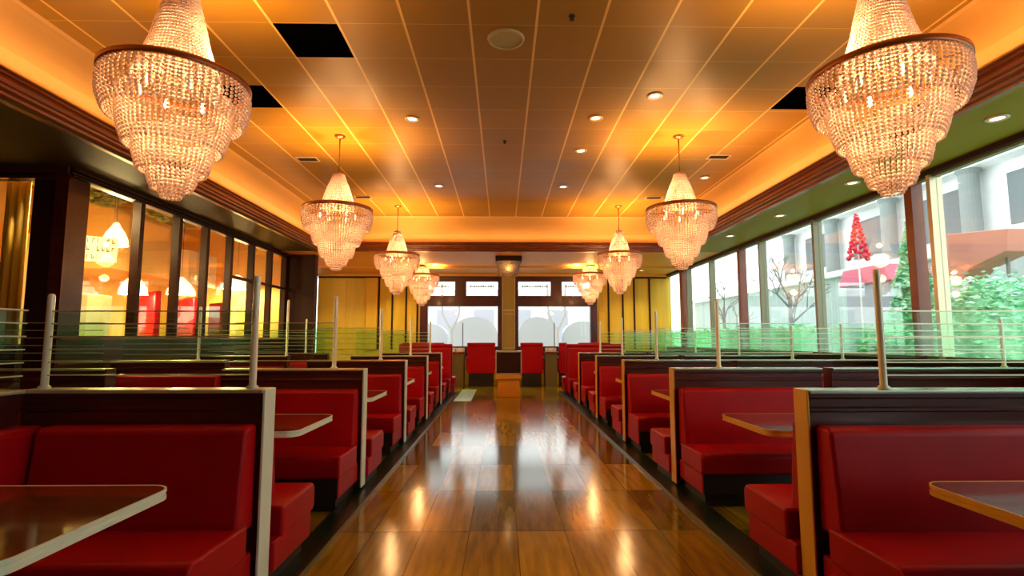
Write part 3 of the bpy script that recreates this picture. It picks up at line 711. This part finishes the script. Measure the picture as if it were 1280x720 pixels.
bm = bmesh.new(); lathe(bm, [(.65,.3),(.02,3.8)], 16); obj('crown_core', bm, 'leaf', t)
bm = bmesh.new(); tube(bm, (0,0,0), (0,0,.5), .08); obj('trunk', bm, 'bark', t)
# long shed with white gutter
t = thing('shed', 'long low grey corrugated building with a white gutter across the street', 'building', (12.6,21,0))
bm = bmesh.new(); pr = []
n = 150
for i in range(n+1):
    yy = -14+28*i/n; pr.append((0 if i % 2 else .07, yy))
pr += [(2.0,14), (2.0,-14)]
prism_z(bm, pr, 0, 3.75); obj('corrugated_wall', bm, 'corr', t)
obj('gutter', B((-.25,2.1,-14,14,3.75,3.95)), 'white', t)
# white facade with columns
t = thing('facade', 'white building facade with tall fluted columns across the street', 'building', (19,16,0))
obj('wall_face', B((.5,1.5,-20,24,0,10.5)), 'facade', t); obj('lintel', B((-.3,.6,-20,24,8.3,8.6)), 'facade', t)
obj('upper_cornice', B((-.4,.6,-20,24,10.4,10.7)), 'facade', t)
for k in range(9):
    bm = bmesh.new(); lathe(bm, [(.42,0),(.45,.3),(.38,.35),(.34,8.1),(.45,8.3)], 20, c=(0,-18+4.6*k,0))
    for i, v in enumerate(bm.verts):
        pass
    obj('column', bm, 'trunkgrey', t)
bx = []
for k in range(8): bx.append((.42,.52,-17+4.6*k,-14.6+4.6*k,5.8,7.8))
obj('dark_openings', B(*bx), mat('shade_grey', (.14,.17,.18), .5), t)
# bare trees with drooping twigs
def bare_tree(x, y, h, label, n=10, droop=0):
    t = thing('bare_tree', label, 'tree', (x, y, 0), 0, 'bare trees across the street')
    bm = bmesh.new(); tube(bm, (0,0,0), (0,0,h*.55), .1, 8, .06)
    def br(p, d, l, r, lev):
        q = p+d*l; tube(bm, p, q, r, 5, r*.6)
        if lev == 0: return
        for i in range(3):
            dd = (d+Vector((random.uniform(-.7,.7), random.uniform(-.7,.7), random.uniform(-.3-droop,.5)))).normalized()
            br(q, dd, l*.7, r*.6, lev-1)
    for i in range(n//2): br(Vector((0,0,h*(.3+.05*i))), Vector((random.uniform(-.8,.8), random.uniform(-.8,.8), .7)).normalized(), h*.13, .045, 3)
    obj('branches', bm, 'bark', t)
bare_tree(11.3, 9.3, 5.6, 'bare tree with thin twigs outside the widest near pane', 14, .6)
bare_tree(10.8, 5.6, 6.6, 'bare drooping tree at the right edge of the near window', 16, .9)
bare_tree(10.2, 18.8, 5.6, 'bare tree behind the middle right panes')
bare_tree(10.2, 24.5, 5.2, 'bare tree behind the farther right panes')
# red spire of berries
t = thing('berry_spire', 'tall spike of bright red ornaments outside the right window', 'ornament', (9,13.25,0))
bm = bmesh.new(); tube(bm, (0,0,0), (0,0,4.3), .02); obj('pole', bm, 'white', t)
bm = bmesh.new()
for k in range(60):
    u = k/60; a = k*2.4; rr = .2*(1-u)+.02
    bmesh.ops.create_icosphere(bm, subdivisions=1, radius=.075*(1-.5*u), matrix=Matrix.Translation((rr*math.cos(a), rr*math.sin(a), 3.45+u*1.15)))
obj('red_balls', bm, 'redberry', t, smooth=True)
# terracotta awning and stall
t = thing('awning', 'terracotta fabric awning standing outside the near right window', 'awning', (9.1,9.9,0))
bm = bmesh.new(); prism_x(bm, [(-.8,3.35),(.5,3.5),(.55,2.7),(.2,2.55),(0,2.75),(-.75,2.95)], -.25, .25); obj('canopy', bm, 'awning', t, .02)
bm = bmesh.new(); tube(bm, (0,.3,0), (0,.3,3.0), .03); tube(bm, (0,-.5,0), (0,-.5,3.1), .03); obj('poles', bm, 'bark', t)
t = thing('awning', 'pinkish red stall awning farther out, behind the near window panes', 'awning', (10.3,14.2,0))
bm = bmesh.new(); prism_x(bm, [(-.8,3.35),(.8,3.35),(1.05,2.9),(-1.05,2.9)], -.6, .6); obj('canopy', bm, mat('pink_fabric', (.7,.15,.25), .7), t, .02)
obj('stall_body', B((-.5,.5,-.85,.85,0,2.9)), mat('grey_stall', (.35,.35,.42), .6), t)

# beyond the far windows
def kiosk(x, y, w, h, lab):
    t = thing('kiosk', lab, 'kiosk', (x, y, 0), 0, 'pale rounded kiosks outside the far windows')
    pr = [(-w/2,0),(w/2,0)] + [(w/2*math.cos(a*PI/12), h*.7+h*.3*math.sin(a*PI/12)) for a in range(13)]
    bm = bmesh.new(); a = [bm.verts.new((x_, -.5, z)) for x_, z in pr]; b = [bm.verts.new((x_, .5, z)) for x_, z in pr]
    for i in range(len(pr)): bm.faces.new((a[i], a[(i+1)%len(pr)], b[(i+1)%len(pr)], b[i]))
    bm.faces.new(a); bm.faces.new(b[::-1]); obj('body', bm, mat('kiosk_grey', (.36,.36,.40), .5), t)
    obj('base_strip', B((-w/2-.02,w/2+.02,-.53,.53,0,.2)), 'white', t)
kiosk(-1.15, 22.5, 1.9, 2.35, 'pale grey rounded kiosk outside, just left of the pillar')
kiosk(1.45, 22.5, 1.6, 2.35, 'pale grey rounded kiosk outside, just right of the pillar')
kiosk(3.4, 23, 1.7, 2.2, 'pale grey rounded kiosk outside, at the right end of the far window')
kiosk(-3.1, 23.5, 1.5, 2.1, 'pale grey rounded kiosk outside, at the left end of the far window')
for x, lab in ((-2.0,'forked pale tree outside the far left window'), (2.15,'forked pale tree outside the far right window')):
    t = thing('forked_tree', lab, 'tree', (x, 21, 0))
    bm = bmesh.new(); tube(bm, (0,0,0), (0,0,1.8), .07); tube(bm, (0,0,1.75), (-.35,0,2.4), .05); tube(bm, (-.35,0,2.4), (-.38,0,3.6), .045); tube(bm, (0,0,1.75), (.3,0,2.4), .05); tube(bm, (.3,0,2.4), (.33,0,3.6), .045)
    obj('trunk', bm, mat('pale_bark', (.38,.36,.38), .8), t)
t = thing('street_building', 'pale pinkish building far beyond the far windows', 'building', (-3,32,0))
obj('wall_face', B((-9,9,0,1,0,4.4)), noise_tint(mat('pink_facade', (.8,.7,.7), .7), (.6,.5,.5), (.95,.9,.9), 1.5), t)
obj('openings', B(*[(-7.5+2.2*k,-6.3+2.2*k,-.05,.02,1.2,3.2) for k in range(7)]), mat('window_grey', (.35,.33,.38), .4), t)

# ------------------------------------------------------------------ lights
def area(name, loc, rot, sx, sy, e, col, spread=None):
    L = bpy.data.lights.new(name, 'AREA'); L.shape = 'RECTANGLE'; L.size = sx; L.size_y = sy; L.energy = e; L.color = col
    if spread: L.spread = spread
    o = bpy.data.objects.new(name, L); C.objects.link(o); o.location = loc; o.rotation_euler = rot; return o
# LED strips lying on the cove ledge behind the crown moulding, shining at the cove and ceiling
ORG = (1,.53,.20)
LY = tf-YB-.6
area('cove_strip_left', (tl+.06, (YB+tf)/2, 3.72), (0, PI-.35, 0), .05, LY, 29, ORG)
area('cove_strip_right', (tr-.06, (YB+tf)/2, 3.72), (0, PI+.35, 0), .05, LY, 29, ORG)
area('cove_strip_far', ((tl+tr)/2, tf-.06, 3.72), (PI-.35, 0, 0), tr-tl-.4, .05, 12, ORG)
for x, y, z, e in ((-3.4,16.0,ZS-.03,110), (-5.0,15.6,ZS-.03,110), (4.2,16.0,ZS-.03,130), (0,14.9,ZS-.03,12)):  # no cans known in the tan soffit; added to brighten the far walls
    can(x, y, ZS, 'small downlight in the tan soffit, %s' % {-3.4:'before the yellow wall left of the far windows', -5.0:'at its far left end', 4.2:'before the yellow wall right of the far windows', 0:'before the pillar'}[x])
    L = bpy.data.lights.new('downlight_beam', 'SPOT'); L.energy = e; L.color = (1,.8,.42); L.spot_size = 2.2; L.spot_blend = .8; L.shadow_soft_size = .05
    o = bpy.data.objects.new('downlight_beam', L); C.objects.link(o); o.location = (x, y, z)
w = bpy.data.worlds.new('World'); S.world = w; w.use_nodes = True
wn = w.node_tree.nodes; bg = wn['Background']; bg.inputs[0].default_value = (.93,.99,1,1); bg.inputs[1].default_value = 3.4

# ------------------------------------------------------------------ camera
F = 670.; yaw = math.atan(12/F); pit = math.atan(65/F)
cam = bpy.data.cameras.new('camera'); co = bpy.data.objects.new('camera', cam); C.objects.link(co)
cam.sensor_width = 36; cam.lens = 36*F/1280; cam.clip_start = .05
co.location = (0,0,1.4); co.rotation_euler = (PI/2+pit, 0, -yaw)
S.camera = co
S.view_settings.view_transform = 'Standard'; S.view_settings.look = 'None'; S.view_settings.exposure = 0; S.view_settings.gamma = 1
S.view_settings.use_curve_mapping = False
S.cycles.use_denoising = True
S.cycles.max_bounces = 8; S.cycles.transparent_max_bounces = 24; S.cycles.sample_clamp_indirect = 6
